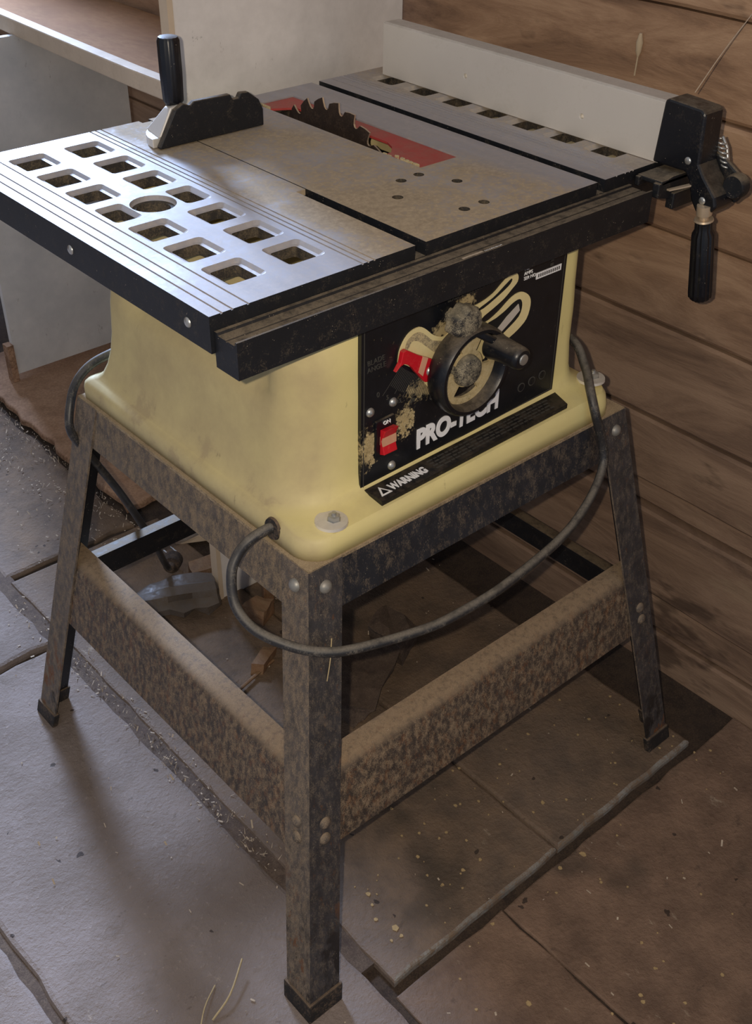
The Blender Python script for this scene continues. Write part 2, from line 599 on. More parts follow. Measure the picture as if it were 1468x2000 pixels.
def polyplate(bm, pts, y0, y1, mi=0):
    """plate lying in an x-z plane; concave outlines allowed"""
    vf = [bm.verts.new((p[0], y0, p[1])) for p in pts]
    vb = [bm.verts.new((p[0], y1, p[1])) for p in pts]
    tris = tessellate_polygon([[Vector((p[0], p[1], 0)) for p in pts]])
    for t in tris:
        try:
            bm.faces.new([vf[i] for i in t]).material_index = mi
            bm.faces.new([vb[i] for i in t][::-1]).material_index = mi
        except ValueError:
            pass
    for i in range(len(pts)):
        j = (i + 1) % len(pts)
        bm.faces.new((vf[i], vf[j], vb[j], vb[i])).material_index = mi


def smooth2(pts, sub=4, closed=True):
    P = [Vector((p[0], p[1], 0)) for p in pts]
    n = len(P)
    out = []
    for i in range(n):
        a, b, c, d = P[(i - 1) % n], P[i], P[(i + 1) % n], P[(i + 2) % n]
        for k in range(sub):
            t = k / sub
            q = .5 * ((2 * b) + (-a + c) * t + (2 * a - 5 * b + 4 * c - d) * t * t + (-a + 3 * b - 3 * c + d) * t ** 3)
            out.append((q.x, q.y))
    return out


def lettering(name, txt, size, mat_, parent, origin, xdir, updir, bold=0.0, thick=.0006, xscale=1.0, shear=0):
    cu = bpy.data.curves.new(name, 'FONT')
    cu.body = txt
    cu.size = size
    cu.extrude = thick
    cu.offset = bold
    cu.shear = shear
    o = bpy.data.objects.new(name, cu)
    C.objects.link(o)
    bpy.context.view_layer.update()
    dg = bpy.context.evaluated_depsgraph_get()
    me = bpy.data.meshes.new_from_object(o.evaluated_get(dg))
    bpy.data.objects.remove(o, do_unlink=True)
    X = Vector(xdir).normalized() * xscale
    Y = Vector(updir).normalized()
    Z = Vector(xdir).normalized().cross(Y)
    mm = Matrix((X, Y, Z)).transposed().to_4x4()
    mm.translation = Vector(origin) - (root_loc(parent) if parent else Vector())
    me.transform(mm)
    me.materials.clear()
    me.materials.append(mat_)
    ob = bpy.data.objects.new(name, me)
    C.objects.link(ob)
    ob.parent = parent
    return ob


def boolean(bm_a, bm_cut, mats_n=1):
    """bm_a minus bm_cut through a temporary modifier"""
    ma, mb = bpy.data.meshes.new('a'), bpy.data.meshes.new('b')
    for b in (bm_a, bm_cut):
        bmesh.ops.recalc_face_normals(b, faces=b.faces)
    bm_a.to_mesh(ma)
    bm_cut.to_mesh(mb)
    oa, ob = bpy.data.objects.new('a', ma), bpy.data.objects.new('b', mb)
    C.objects.link(oa)
    C.objects.link(ob)
    md = oa.modifiers.new('x', 'BOOLEAN')
    md.operation = 'DIFFERENCE'
    md.object = ob
    md.solver = 'EXACT'
    md.use_self = True
    bpy.context.view_layer.update()
    dg = bpy.context.evaluated_depsgraph_get()
    me = bpy.data.meshes.new_from_object(oa.evaluated_get(dg))
    out = bmesh.new()
    out.from_mesh(me)
    for o in (oa, ob):
        bpy.data.objects.remove(o, do_unlink=True)
    bm_a.free()
    bm_cut.free()
    return out


# ------------------------------------------------------------------ the setting
H = 0.9225       # table surface
HS = 0.616       # top of the stand
WX = 0.849       # face of the plank wall


def slab(bm, x0, x1, y0, y1, z0, z1, seed, j=.006, bev=.008, step=.035, mi=0, edge=None):
    r = random.Random(seed)
    pts = []
    for (ax, ay, bx, by) in ((x0, y0, x1, y0), (x1, y0, x1, y1), (x1, y1, x0, y1), (x0, y1, x0, y0)):
        n = max(2, int(math.hypot(bx - ax, by - ay) / step))
        for k in range(n):
            t = k / n
            pts.append((ax + (bx - ax) * t + r.uniform(-j, j), ay + (by - ay) * t + r.uniform(-j, j)))
    cx, cy = (x0 + x1) / 2, (y0 + y1) / 2

    def ins(p, d):
        return (p[0] + d * (1 if p[0] < cx else -1) * (1 if abs(p[0] - cx) > (x1 - x0) / 2 - .03 else 0),
                p[1] + d * (1 if p[1] < cy else -1) * (1 if abs(p[1] - cy) > (y1 - y0) / 2 - .03 else 0))
    rings = []
    for z, d in ((z0, 0), (z1 - bev, 0), (z1 - bev * .3, bev * .3), (z1, bev)):
        rings.append([bm.verts.new((*ins(p, d), z)) for p in pts])
    for q, (a, b) in enumerate(zip(rings, rings[1:])):
        for i in range(len(pts)):
            k = (i + 1) % len(pts)
            f = bm.faces.new((a[i], a[k], b[k], b[i]))
            front = edge is not None and pts[i][1] < y0 + .012 and pts[k][1] < y0 + .012
            f.material_index = edge if front else mi
    bm.faces.new(rings[-1]).material_index = mi
    bm.faces.new(rings[0][::-1]).material_index = mi


bm = bmesh.new()
box(bm, -4, .95, -3, 4.2, -.06, -.014, 2)
box(bm, .055, .092, -.15, 1.9, -.05, -.005, 3)
box(bm, -.29, -.268, -.6, 1.9, -.05, -.008, 3)
# long stone slabs running back along the saw
slab(bm, -.272, .060, .700, 1.9, -.03, 0, 1, .003)
slab(bm, -.272, .060, -.9, .688, -.03, 0, 2, .003)
slab(bm, -.7, -.285, -.6, .36, -.03, -.004, 3, .003)
slab(bm, -.7, -.285, .37, 1.4, -.03, -.002, 4, .003)
slab(bm, -.7, -.285, 1.41, 2.6, -.03, 0, 5)
slab(bm, -.272, .060, 1.91, 3.2, -.03, 0, 6)
slab(bm, -4, -.71, -3, 4.1, -.03, 0, 8, .004, .006, .2)
slab(bm, .083, .4085, -.190, .900, -.03, .0, 9, .0015, .005, edge=1)
slab(bm, .4105, .735, -.190, .60, -.03, .0, 10, .0015, .006, edge=1)
slab(bm, .080, .36, .92, 1.9, -.03, -.003, 11)
slab(bm, .2785, .844, -1.2, -.204, -.03, -.010, 12, .002, .003)
slab(bm, .075, .2755, -1.2, -.204, -.03, -.010, 13, .002, .003)
struct(finish('floor', bm, [M['floor'], M['slabedge'], M['dirt'], M['lump']]))

# right-hand wall of horizontal planks
bm = bmesh.new()
seams = [-.05, .064, .130, .293, .338, .457, .612, .755, .925, 1.052, 1.22, 1.42, 1.64, 1.86, 2.1, 2.4, 2.7]
prot = [.004, .000, .006, -.006, .004, .002, .0, .004, .0, .006, .0, .003, 0, .004, 0, .003]
for k, (z0, z1) in enumerate(zip(seams, seams[1:])):
    rr = random.Random(k)
    x = WX - prot[k]
    N = 60
    yend = 3.6 if z1 < 1.3 or z0 > 2.65 else 2.1
    ys = [-1.6 + (yend + 1.6) * i / N for i in range(N + 1)]
    lo, hi, tl, th = [], [], [], []
    for y in ys:
        wv = .004 * noise.noise(Vector((y * 3.1, k * 4.7, 0))) + .002 * noise.noise(Vector((y * 14, k * 9.1, 3)))
        wu = .004 * noise.noise(Vector((y * 3.1, (k + 1) * 4.7, 0))) + .002 * noise.noise(Vector((y * 14, (k + 1) * 9.1, 3)))
        a, b = z0 + .0022 + wv, z1 - .0022 + wu
        lo.append((a, x))
        hi.append((b, x))
    prof = [(0.03, 0), (0.006, 0), (0.0, .006)]
    cols = []
    for (a, xx), (b, _), y in zip(lo, hi, ys):
        cols.append([bm.verts.new(p) for p in ((x + .03, y, a), (x + .004, y, a), (x, y, a + .005), (x, y, b - .005), (x + .004, y, b), (x + .03, y, b))])
    for a, b in zip(cols, cols[1:]):
        for i in range(5):
            bm.faces.new((a[i], a[i + 1], b[i + 1], b[i]))
    bm.faces.new(cols[0])
    bm.faces.new(cols[-1])
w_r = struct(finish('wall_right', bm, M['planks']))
bm = bmesh.new()
box(bm, WX + .022, WX + .06, -1.6, 3.6, -.05, 1.2)
box(bm, WX + .022, WX + .06, -1.6, 2.1, 1.2, 2.7)
struct(finish('trim_1', bm, M['dirt']))
# back wall; the daylight comes in past the high opening in the right-hand wall
bm = bmesh.new()
box(bm, -4, .95, 3.6, 3.66, -.02, 2.7)
struct(finish('wall_back', bm, M['planks']))

# ------------------------------------------------------------------ bench, partition and boards behind the saw
bench = thing('workbench', 'brown plywood-topped workbench with pale edge behind the saw, grubby white panel below', 'workbench', (.65, 1.4, 0))
bm = bmesh.new()
outl = [(.838, .63), (.838, 2.5), (.64, 2.5), (.607, 2.1), (.594, 1.7), (.586, 1.4), (.580, 1.1), (.584, .85), (.60, .63)]
extr(bm, outl, 2, .814, .822)
finish('bench_top', bm, M['benchtop'], bench)
bm = bmesh.new()
edge_pts = [(x_, y_) for x_, y_ in outl[2:]]
ring_o = [(x_ - .006, y_) for x_, y_ in edge_pts]
ring_i = [(x_ + .02, y_) for x_, y_ in edge_pts]
poly = ring_o + ring_i[::-1]
bot = [(p[0], p[1], .788) for p in poly]
top = [(p[0], p[1], .8225) for p in poly]
hexa(bm, bot, top)
finish('bench_edge', bm, M['benchedge'], bench, bev=.003)
bm = bmesh.new()
polyplate(bm, [(.450, .030), (.838, .030), (.838, .790), (.450, .790)], 1.58, 1.595)
finish('front_panel', bm, M['panel'], bench)
bm = bmesh.new()
box(bm, .434, .450, 1.575, 1.60, .0135, .11)
finish('post', bm, M['ply'], bench)

bm = bmesh.new()
box(bm, .364, .785, .600, .616, -.004, 1.35)
box(bm, .355, .364, .598, .618, -.004, 1.35, 1)
tag(finish('plywood_board', bm, [M['board'], M['boardedge']]), 'tall scuffed white board standing upright right behind the saw table', 'board')

bm = bmesh.new()
slab(bm, .375, .83, .95, 1.75, -.0025, .013, 21, .008, .006, .03)
for v in bm.verts:
    v.co.z += 0
tag(finish('rough_plank', bm, M['ply'], smooth=50), 'rough brown board lying flat on the floor below the grubby white bench panel', 'board')

# ------------------------------------------------------------------ the stand
stand = thing('saw_stand', 'dusty black steel stand with splayed angle legs under the yellow table saw', 'tool stand', (.338, .2, 0))
X0, X1, Y0, Y1 = .069, .608, -.047, .447
SX, SY = .1054, .114


def corner(ix, iy, z):
    t = (HS - z) / HS
    x = X0 - SX * t if ix == 0 else X1 + SX * t
    y = Y0 - SY * t if iy == 0 else Y1 + SY * t
    return x, y


def lshape(ix, iy, z, w, th, grow=0):
    x, y = corner(ix, iy, z)
    sx = 1 if ix == 0 else -1
    sy = 1 if iy == 0 else -1
    x -= sx * grow
    y -= sy * grow
    w = w + grow * 2
    th = th + grow * 2
    return [(x, y, z), (x + sx * w, y, z), (x + sx * w, y + sy * th, z), (x + sx * th, y + sy * th, z), (x + sx * th, y + sy * w, z), (x, y + sy * w, z)]


def bolt(name, p, nrm, r, h, parent, mat_, n=16):
    b = bmesh.new()
    nv = Vector(nrm).normalized()
    lathe(b, Vector(p) - nv * .001, nv, [(0, r), (.001 + h * .35, r * .92), (.001 + h * .75, r * .62), (.001 + h, r * .12)], n)
    return finish(name, b, mat_, parent, smooth=60)


NF = Vector((0, -HS, SY)).normalized()
NL = Vector((-HS, 0, SX)).normalized()


def onfront(x, z, off=0):
    return Vector((x, Y0 - SY * (HS - z) / HS, z)) + NF * off


def onleft(y, z, off=0):
    return Vector((X0 - SX * (HS - z) / HS, y, z)) + NL * off


for ix in (0, 1):
    for iy in (0, 1):
        b = bmesh.new()
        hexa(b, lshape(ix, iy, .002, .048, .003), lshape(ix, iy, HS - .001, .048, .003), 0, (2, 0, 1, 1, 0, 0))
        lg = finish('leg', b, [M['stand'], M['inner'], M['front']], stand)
        b = bmesh.new()
        hexa(b, lshape(ix, iy, 0, .048, .003, .0035), lshape(ix, iy, .028, .048, .003, .0035))
        finish('rubber_foot', b, M['rubber'], lg, bev=.002)
        sx = 1 if ix == 0 else -1
        x_, y_ = corner(ix, iy, .59)
        if iy == 0:
            bolt('bolt_head', onfront(x_ + sx * .024, .590, .0), NF, .0085, .006, lg, M['rivet'])
            for z_ in (.264, .286):
                xx, _ = corner(ix, 0, z_)
                bolt('bolt_head', onfront(xx + sx * .024, z_, .0), NF, .0085, .005, lg, M['stand'])
        if ix == 0:
            sy = 1 if iy == 0 else -1
            if iy == 0:
                bolt('bolt_head', onleft(y_ + sy * .024, .590, 0), NL, .0085, .006, lg, M['rivet'])
                for z_ in (.264, .286):
                    _, yy = corner(0, iy, z_)
                    bolt('bolt_head', onleft(yy + sy * .024, z_, 0), NL, .0085, .005, lg, M['stand'])

# aprons: web plus a flange turned in at the top
ZA = .553
T = .0035


def P4(ix, iy, z, dx=0, dy=0):
    x, y = corner(ix, iy, z)
    return Vector((x + dx, y + dy, z))


b = bmesh.new()   # front
hexa(b, [P4(0, 0, ZA, .004, T), P4(1, 0, ZA, -.004, T), P4(1, 0, ZA, -.004, T + .003), P4(0, 0, ZA, .004, T + .003)],
     [P4(0, 0, HS, .001, T - .002), P4(1, 0, HS, -.001, T - .002), P4(1, 0, HS, -.001, T + .003), P4(0, 0, HS, .001, T + .003)])
box(b, X0 + .01, X1 - .01, Y0 - .004, Y0 + .02, ZA - .0, ZA + .003)
finish('apron', b, M['apron'], stand)
b = bmesh.new()   # back
hexa(b, [P4(0, 1, ZA, .004, -T), P4(1, 1, ZA, -.004, -T), P4(1, 1, ZA, -.004, -T - .003), P4(0, 1, ZA, .004, -T - .003)],
     [P4(0, 1, HS, .001, -T), P4(1, 1, HS, -.001, -T), P4(1, 1, HS, -.001, -T - .003), P4(0, 1, HS, .001, -T - .003)])
finish('apron', b, M['apron'], stand)
for ix, s in ((0, 1), (1, -1)):
    b = bmesh.new()
    hexa(b, [P4(ix, 0, ZA, s * T, .004), P4(ix, 1, ZA, s * T, -.004), P4(ix, 1, ZA, s * (T + .003), -.004), P4(ix, 0, ZA, s * (T + .003), .004)],
         [P4(ix, 0, HS, s * (T - .002), .001), P4(ix, 1, HS, s * (T - .002), -.001), P4(ix, 1, HS, s * (T + .003), -.001), P4(ix, 0, HS, s * (T + .003), .001)])
    finish('apron', b, M['sideapron'] if ix == 0 else M['apron'], stand)


b = bmesh.new()
for q in ((X0 + .0005, X1 - .0005, Y0 + .0005, Y0 + .05), (X0 + .0005, X1 - .0005, Y1 - .05, Y1 - .0005)):
    box(b, *q, HS - .0035, HS + .0005)
for q in ((X0 + .0005, X0 + .05, Y0 + .05, Y1 - .05), (X1 - .05, X1 - .0005, Y0 + .05, Y1 - .05)):
    box(b, *q, HS - .0035, HS + .0005)
finish('top_flange', b, M['topdust'], stand)


def brace(kind, z0, z1, mat_):
    """lower rail between two legs: web on the leg plane, rounded flange turned inwards"""
    prof = [(0, z0), (0, z1 - .010), (.003, z1 - .004), (.010, z1 + .001), (.030, z1 + .004), (.030, z1 + .001), (.011, z1 - .002), (.005, z1 - .007), (.003, z1 - .012), (.003, z0)]
    ends = []
    for e in (0, 1):
        pts = []
        for d, z in prof:
            if kind in ('front', 'back'):
                iy = 0 if kind == 'front' else 1
                x, y = corner(e, iy, z)
                x += .004 * (1 if e == 0 else -1)
                y += (T + d) * (1 if iy == 0 else -1)
            else:
                ix = 0 if kind == 'left' else 1
                x, y = corner(ix, e, z)
                y += .004 * (1 if e == 0 else -1)
                x += (T + d) * (1 if ix == 0 else -1)
            pts.append((x, y, z))
        ends.append(pts)
    b = bmesh.new()
    hexa(b, ends[0], ends[1])
    return finish('brace', b, mat_, stand, smooth=35)


brace('front', .242, .345, M['rail'])
brace('left', .230, .345, M['rail'])
brace('back', .255, .325, M['blackmatte'])
brace('right', .255, .325, M['blackmatte'])

# ------------------------------------------------------------------ the saw
saw = thing('table_saw', 'yellow-bodied table saw with black control panel and perforated metal table', 'table saw', (.338, .2, HS))


def sec(z, x0, x1, y0, y1, r, tilt=0, recess=0):
    pts = rrect(x0, x1, y0, y1, r, 10)
    ya, yb = y1 - r[3], y0 + r[0]
    pts += [(x0, ya + (yb - ya) * k / 24) for k in range(1, 24)]
    out = []
    for x, y in pts:
        if recess and x < x0 + .03:
            f = min(1, max(0, (y - .062) / .03)) * min(1, max(0, (.37 - y) / .03))
            x += recess * f * f * (3 - 2 * f)
        out.append((x, y, z + tilt * (x - .1)))
    return out


TL = .028
secs = [
    sec(HS + .0009, .074, .590, -.0445, .443, (.034, .03, .02, .012)),
    sec(.632, .074, .589, -.0440, .443, (.034, .03, .02, .012)),
    sec(.639, .0755, .587, -.0425, .442, (.034, .03, .02, .012), .010),
    sec(.643, .079, .583, -.039, .439, (.034, .03, .02, .012), .018),
    sec(.646, .084, .576, -.014, .434, (.05, .035, .02, .012), .022),
    sec(.6485, .088, .566, -.004, .428, (.06, .035, .02, .012), TL),
    sec(.655, .092, .563, .000, .420, (.066, .034, .02, .012), TL),
    sec(.670, .098, .560, .0015, .414, (.068, .033, .02, .012), .02),
    sec(.690, .103, .558, .002, .410, (.068, .032, .02, .012), .01),
    sec(.715, .107, .556, .0025, .408, (.067, .032, .02, .012)),
    sec(.745, .109, .555, .0025, .407, (.066, .031, .02, .012), 0, 0),
    sec(.757, .110, .5545, .0025, .407, (.064, .030, .02, .012), 0, .003),
    sec(.770, .112, .554, .0025, .406, (.060, .030, .02, .012), 0, .013),
    sec(.80, .113, .552, .003, .405, (.058, .030, .02, .012), 0, .016),
    sec(.90, .114, .548, .003, .403, (.056, .030, .02, .012), 0, .016),
]
bm = bmesh.new()
loft(bm, secs, cap=False)
body = finish('body', bm, M['body'], saw, smooth=38)
sd = body.modifiers.new('thick', 'SOLIDIFY')
sd.thickness = .003
sd.offset = -1

# cord hole boss and mounting bolts
b = bmesh.new()
lathe(b, (.0755, .022, .634), (-1, 0, .15), [(0, .0135), (.003, .0125), (.0035, .009)], 20)
finish('cord_grommet', b, M['rubber'], body, smooth=50)
for (x, y, z) in ((.122, -.022, .6475), (.571, -.012, .660)):
    b = bmesh.new()
    lathe(b, (x, y, z - .003), (0, 0, 1), [(0, .019), (.0035, .0185), (.0038, .008)], 24)
    wsh = finish('washer', b, M['fence'], saw, smooth=50)
    b = bmesh.new()
    lathe(b, (x + .003, y - .001, z), (0, 0, 1), [(0, .0085), (.001, .0085), (.001, .0072), (.006, .0072), (.0065, .0055)], 6)
    lathe(b, (x + .003, y - .001, z + .006), (0, 0, 1), [(0, .003), (.004, .0026)], 10)
    finish('mounting_bolt', b, M['steel'], wsh)

# table top: plate with wells, slots and throat
W, D = .72, .533
TZ = H - .016
bm = bmesh.new()
box(bm, 0, W, 0, D, H - .038, H)
cut = bmesh.new()
box(cut, .012, W - .012, .012, D - .012, H - .06, TZ)


def well(cut, cx, cy, hx=.0165, hy=.019, ox=.025, oy=.026):
    top = [(p[0], p[1], H + .001) for p in rrect(cx - ox, cx + ox, cy - oy, cy + oy, .006, 3)]
    mid = [(p[0], p[1], H - .0035) for p in rrect(cx - ox + .005, cx + ox - .005, cy - oy + .005, cy + oy - .005, .005, 3)]
    lo = [(p[0], p[1], H - .0045) for p in rrect(cx - hx, cx + hx, cy - hy, cy + hy, .004, 3)]
    bt = [(p[0], p[1], H - .03) for p in rrect(cx - hx, cx + hx, cy - hy, cy + hy, .004, 3)]
    loft(cut, [top, mid, lo, bt])


rows = [.068, .136, .203, .270, .337, .404, .474]
for y in rows:
    for cx in (.076, .150):
        if not (abs(y - .270) < .01):
            well(cut, cx, y)
well(cut, .068, .270, hx=.012, ox=.018)
well(cut, .158, .270, hx=.012, ox=.018)
for y in rows:
    well(cut, .651, y)
# miter slots
box(cut, .256, .271, -.01, D + .01, TZ + .001, H + .01)
box(cut, .547, .561, -.01, D + .01, TZ + .001, H + .01)
for y in (-.005,):
    pass
# throat
box(cut, .421, .486, .168, .498, H - .006, H + .01)
box(cut, .427, .480, .176, .490, H - .03, H)
table = boolean(bm, cut)
# fine grooves along the wings
cut = bmesh.new()
for gx in (.014, .026, .044, .1845, .192, .200, .582, .598, .606, .613):
    box(cut, gx - .0011, gx + .0011, -.01, D + .01, H - .0012, H + .01)
for (x, y) in ((.373, .150), (.403, .152), (.423, .108), (.334, .113), (.367, .040), (.399, .041)):
    lathe(cut, (x, y, H - .03), (0, 0, 1), [(0, .0065), (.04, .0065)], 18)
lathe(cut, (.112, .270, H - .0055), (0, 0, 1), [(0, .024), (.0014, .026), (.02, .026)], 32)
lathe(cut, (.112, .270, H - .03), (0, 0, 1), [(0, .019), (.04, .019)], 32)
table = boolean(table, cut)
for f in table.faces:
    c = f.calc_center_median()
    f.material_index = 0
    if c.z < H - .0008 and (abs(f.normal.z) < .5 and (c.x < .0005 or c.y < .0005 or c.x > W - .0005 or c.y > D - .0005)):
        f.material_index = 1
    elif c.z < H - .0008 and (.2555 < c.x < .2715 or .5465 < c.x < .5615) and c.z > H - .02:  # shade inside the miter slots put in as black
        f.material_index = 1
    elif c.z < H - .0052:
        f.material_index = 2
table_o = finish('table_top', table, [M['table'], M['blackmatte'], M['well']], saw)

# well floors: the small cast webs seen under the openings on the right wing
for y in rows:
    b = bmesh.new()
    box(b, .636, .664, y - .003, y + .003, H - .036, H - .0105)
    finish('casting_web', b, M['debris'], saw)
b = bmesh.new()
box(b, .40, .51, .14, .52, H - .10, H - .04)
finish('throat_shade_box', b, M['hole'], saw)  # dark box added under the throat so the opening looks shaded

for (x, y) in ((.373, .150), (.403, .152), (.423, .108), (.334, .113), (.367, .040), (.399, .041)):
    b = bmesh.new()
    lathe(b, (x + .0005, y + .0020, H - .0155), (0, 0, 1), [(0, .0062), (.0085, .0050), (.0105, .003)], 12)
    finish('sawdust_plug', b, M['debris'], saw)

# bolts on the left skirt
for y in (.257, .037):
    bolt('bolt_head', (0, y, .903), (-1, 0, 0), .0055, .0025, saw, M['steel'])

# front rail
b = bmesh.new()
prof = [(-.0005, .907), (-.0005, .870), (-.036, .870), (-.036, .9085), (-.0335, .9085), (-.0325, .9045), (-.0215, .9045), (-.021, .9035), (-.019, .9035), (-.0185, .9045), (-.006, .9045), (-.005, .907)]
extr(b, prof, 0, .004, .608)
rail = finish('front_rail', b, M['blackmatte'], saw)
b = bmesh.new()
for k in range(40):
    xx = .03 + k * .0142 + RND.uniform(-.002, .002)
    if RND.random() < .55:
        L_ = RND.uniform(.003, .012)
        box(b, xx, xx + L_, -.0328, -.0318 - RND.uniform(0, .0006), .9045, .9051)
box(b, .30, .33, -.030, -.0245, .9045, .9048)
finish('worn_scale', b, M['shavings'], rail)['kind'] = 'stuff'
lettering('lettering', 'WARNING', .0055, M['white'], rail, (.332, -.0300, .9049), (1, 0, 0), (0, 1, 0), .0001, .0001)

# throat insert with its torn-away middle, dropped a little below the table
b = bmesh.new()
ins = [(.4225, .169), (.4845, .169), (.4845, .497), (.4225, .497), (.4225, .475), (.447, .462), (.457, .455), (.457, .268), (.449, .25), (.434, .235), (.4225, .235)]
tr = tessellate_polygon([[Vector((p[0], p[1], 0)) for p in ins]])
vt = [b.verts.new((p[0], p[1], H - .0016)) for p in ins]
vb = [b.verts.new((p[0], p[1], H - .0045)) for p in ins]
for t in tr:
    b.faces.new([vt[i] for i in t])
    b.faces.new([vb[i] for i in t][::-1])
for i in range(len(ins)):
    j = (i + 1) % len(ins)
    b.faces.new((vt[i], vt[j], vb[j], vb[i]))
insert = finish('throat_insert', b, M['red'], saw)
b = bmesh.new()
for k in range(46):
    yy = RND.choice((RND.uniform(.172, .235), RND.uniform(.47, .497)))
    xx = .4225 + RND.uniform(-.002, .004)
    s_ = RND.uniform(.0015, .004)
    box(b, xx, xx + s_, yy, yy + s_ * 1.6, H - .004, H - .002 + RND.uniform(0, .0035))
bmesh.ops.bevel(b, geom=list(b.edges), offset=.0004, segments=1, affect='EDGES')
finish('sawdust_crust', b, M['debris'], insert)['kind'] = 'stuff'

# blade with hooked teeth
b = bmesh.new()
NT = 26
R = .138
bc = (.375, .8125)
pts = []
for k in range(NT):
    a0 = 2 * math.pi * k / NT
    st_ = 2 * math.pi / NT
    for fa, fr in ((0, 1.0), (.03, .955), (.08, .915), (.16, .895), (.26, .893), (.35, .91), (.40, .94), (.44, .958), (.72, .982)):
        a = a0 + st_ * fa
        pts.append((bc[0] + R * fr * math.cos(a), bc[1] + R * fr * math.sin(a)))
vf = [b.verts.new((.4520, p[0], p[1])) for p in pts]
vb = [b.verts.new((.4545, p[0], p[1])) for p in pts]
cf, cb = b.verts.new((.4520, *bc)), b.verts.new((.4545, *bc))
n = len(pts)
for i in range(n):
    j = (i + 1) % n
    b.faces.new((vf[i], vf[j], cf))
    b.faces.new((vb[j], vb[i], cb))
    b.faces.new((vf[j], vf[i], vb[i], vb[j])).material_index = 1
finish('saw_blade', b, [M['blade'], M['tooth']], saw)

# black front plate
PY = .0005


def pz(x, z):      # the plate runs parallel to the sloping ledge at its foot
    return z


b = bmesh.new()
polyplate(b, [(.181, .6455), (.505, .6600), (.503, .884), (.181, .884)], PY - .003, PY + .004)
plate = finish('control_panel', b, M['plate'], saw)
b = bmesh.new()
for (xa, za, xb, zb) in ((.185, .650, .501, .6645), (.185, .650, .185, .88), (.501, .6645, .499, .88)):
    d = Vector((xb - xa, 0, zb - za)).normalized()
    nn_ = Vector((-d.z, 0, d.x)) * .0005
    y0 = PY - .0034
    hexa(b, [(xa - nn_.x, y0, za - nn_.z), (xb - nn_.x, y0, zb - nn_.z), (xb + nn_.x, y0, zb + nn_.z), (xa + nn_.x, y0, za + nn_.z)],
         [(xa - nn_.x, PY, za - nn_.z), (xb - nn_.x, PY, zb - nn_.z), (xb + nn_.x, PY, zb + nn_.z), (xa + nn_.x, PY, za + nn_.z)])
finish('border_line', b, M['greyprint'], plate)

YEL = [(.233, .801), (.235, .811), (.242, .822), (.251, .828), (.263, .829), (.273, .823), (.285, .812), (.301, .805), (.311, .809), (.307, .818), (.306, .827), (.311, .833), (.323, .832), (.34, .828), (.359, .829), (.377, .834), (.39, .842), (.402, .849), (.41, .851), (.417, .845), (.417, .837), (.408, .83), (.396, .822), (.379, .815), (.361, .808), (.369, .801), (.389, .808), (.406, .818), (.419, .822), (.43, .82), (.441, .811), (.444, .799), (.439, .783), (.425, .773), (.408, .766), (.398, .760), (.374, .755), (.348, .748), (.312, .746), (.293, .746), (.28, .749), (.271, .761), (.258, .778), (.241, .791), (.233, .79)]
b = bmesh.new()
polyplate(b, smooth2(YEL, 3), PY - .0042, PY)
yel = finish('cutout_rim', b, M['yelpan'], plate)
b = bmesh.new()
for L in ([(.406, .844), (.404, .838), (.388, .830), (.362, .8205), (.351, .821), (.377, .829), (.394, .838)],
          [(.369, .797), (.385, .801), (.400, .806), (.413, .812), (.424, .813), (.4285, .804), (.424, .791), (.405, .780), (.394, .776), (.378, .780)]):
    polyplate(b, smooth2(L, 3), PY - .0047, PY - .001)
finish('slot', b, M['hole'], plate)
b = bmesh.new()
polyplate(b, [(.421, .808), (.424, .799), (.411, .790), (.392, .779), (.387, .786), (.403, .798)], PY - .0056, PY - .001)
finish('slider_bar', b, M['fence'], plate)
b = bmesh.new()
polyplate(b, smooth2([(.241, .806), (.245, .818), (.255, .8235), (.265, .822), (.275, .814), (.284, .806), (.302, .799), (.309, .790), (.300, .782), (.285, .792), (.274, .802), (.262, .812), (.252, .815), (.247, .808)], 3), PY - .0047, PY - .001)
finish('groove', b, M['fuzz'], plate)
# angle scale
b = bmesh.new()
pc = (.318, .868)
for k in range(46):
    a = math.radians(225 + k * 1.25)
    r0, r1 = .112, (.136 if k % 5 else (.141 if k % 15 else .150))
    d = Vector((math.cos(a), 0, math.sin(a)))
    s_ = Vector((-d.z, 0, d.x)) * .00035
    p0, p1 = Vector((pc[0], 0, pc[1])) + d * r0, Vector((pc[0], 0, pc[1])) + d * r1
    if p1.z < .70:
        continue
    hexa(b, [(q.x, PY - .0032, q.z) for q in (p0 - s_, p1 - s_, p1 + s_, p0 + s_)], [(q.x, PY - .002, q.z) for q in (p0 - s_, p1 - s_, p1 + s_, p0 + s_)])
finish('angle_scale', b, M['greyprint'], plate)
YF = PY - .0031
for t, x, z, s_ in (('0', .203, .763, .009), ('5', .217, .755, .008), ('15', .233, .744, .007), ('30', .254, .737, .007), ('45', .285, .728, .007)):
    lettering('lettering', t, s_, M['greyprint'], plate, (x, YF, z), (1, 0, .03), (0, 0, 1))
lettering('lettering', 'BLADE\nANGLE', .0085, M['greyprint'], plate, (.189, YF, .806), (1, 0, .03), (0, 0, 1))
lettering('lettering', 'BLADE ANGLE LOCK KNOB', .0062, M['greyprint'], plate, (.305, YF, .8445), (1, 0, .03), (0, 0, 1))
lettering('lettering', 'HZ\nAMPS\nSER NO', .006, M['white'], plate, (.4285, YF, .8465), (1, 0, .0), (0, 0, 1))
b = bmesh.new()
for zz in (.8455, .8395):
    box(b, .474, .479, YF - .0005, YF + .001, zz, zz + .0035)
finish('fine_print', b, M['greyprint'], plate)['kind'] = 'stuff'
b = bmesh.new()
box(b, .450, .494, YF - .0006, YF + .001, .8295, .8375)
pl_ = finish('serial_plate', b, M['white'], plate)
b = bmesh.new()
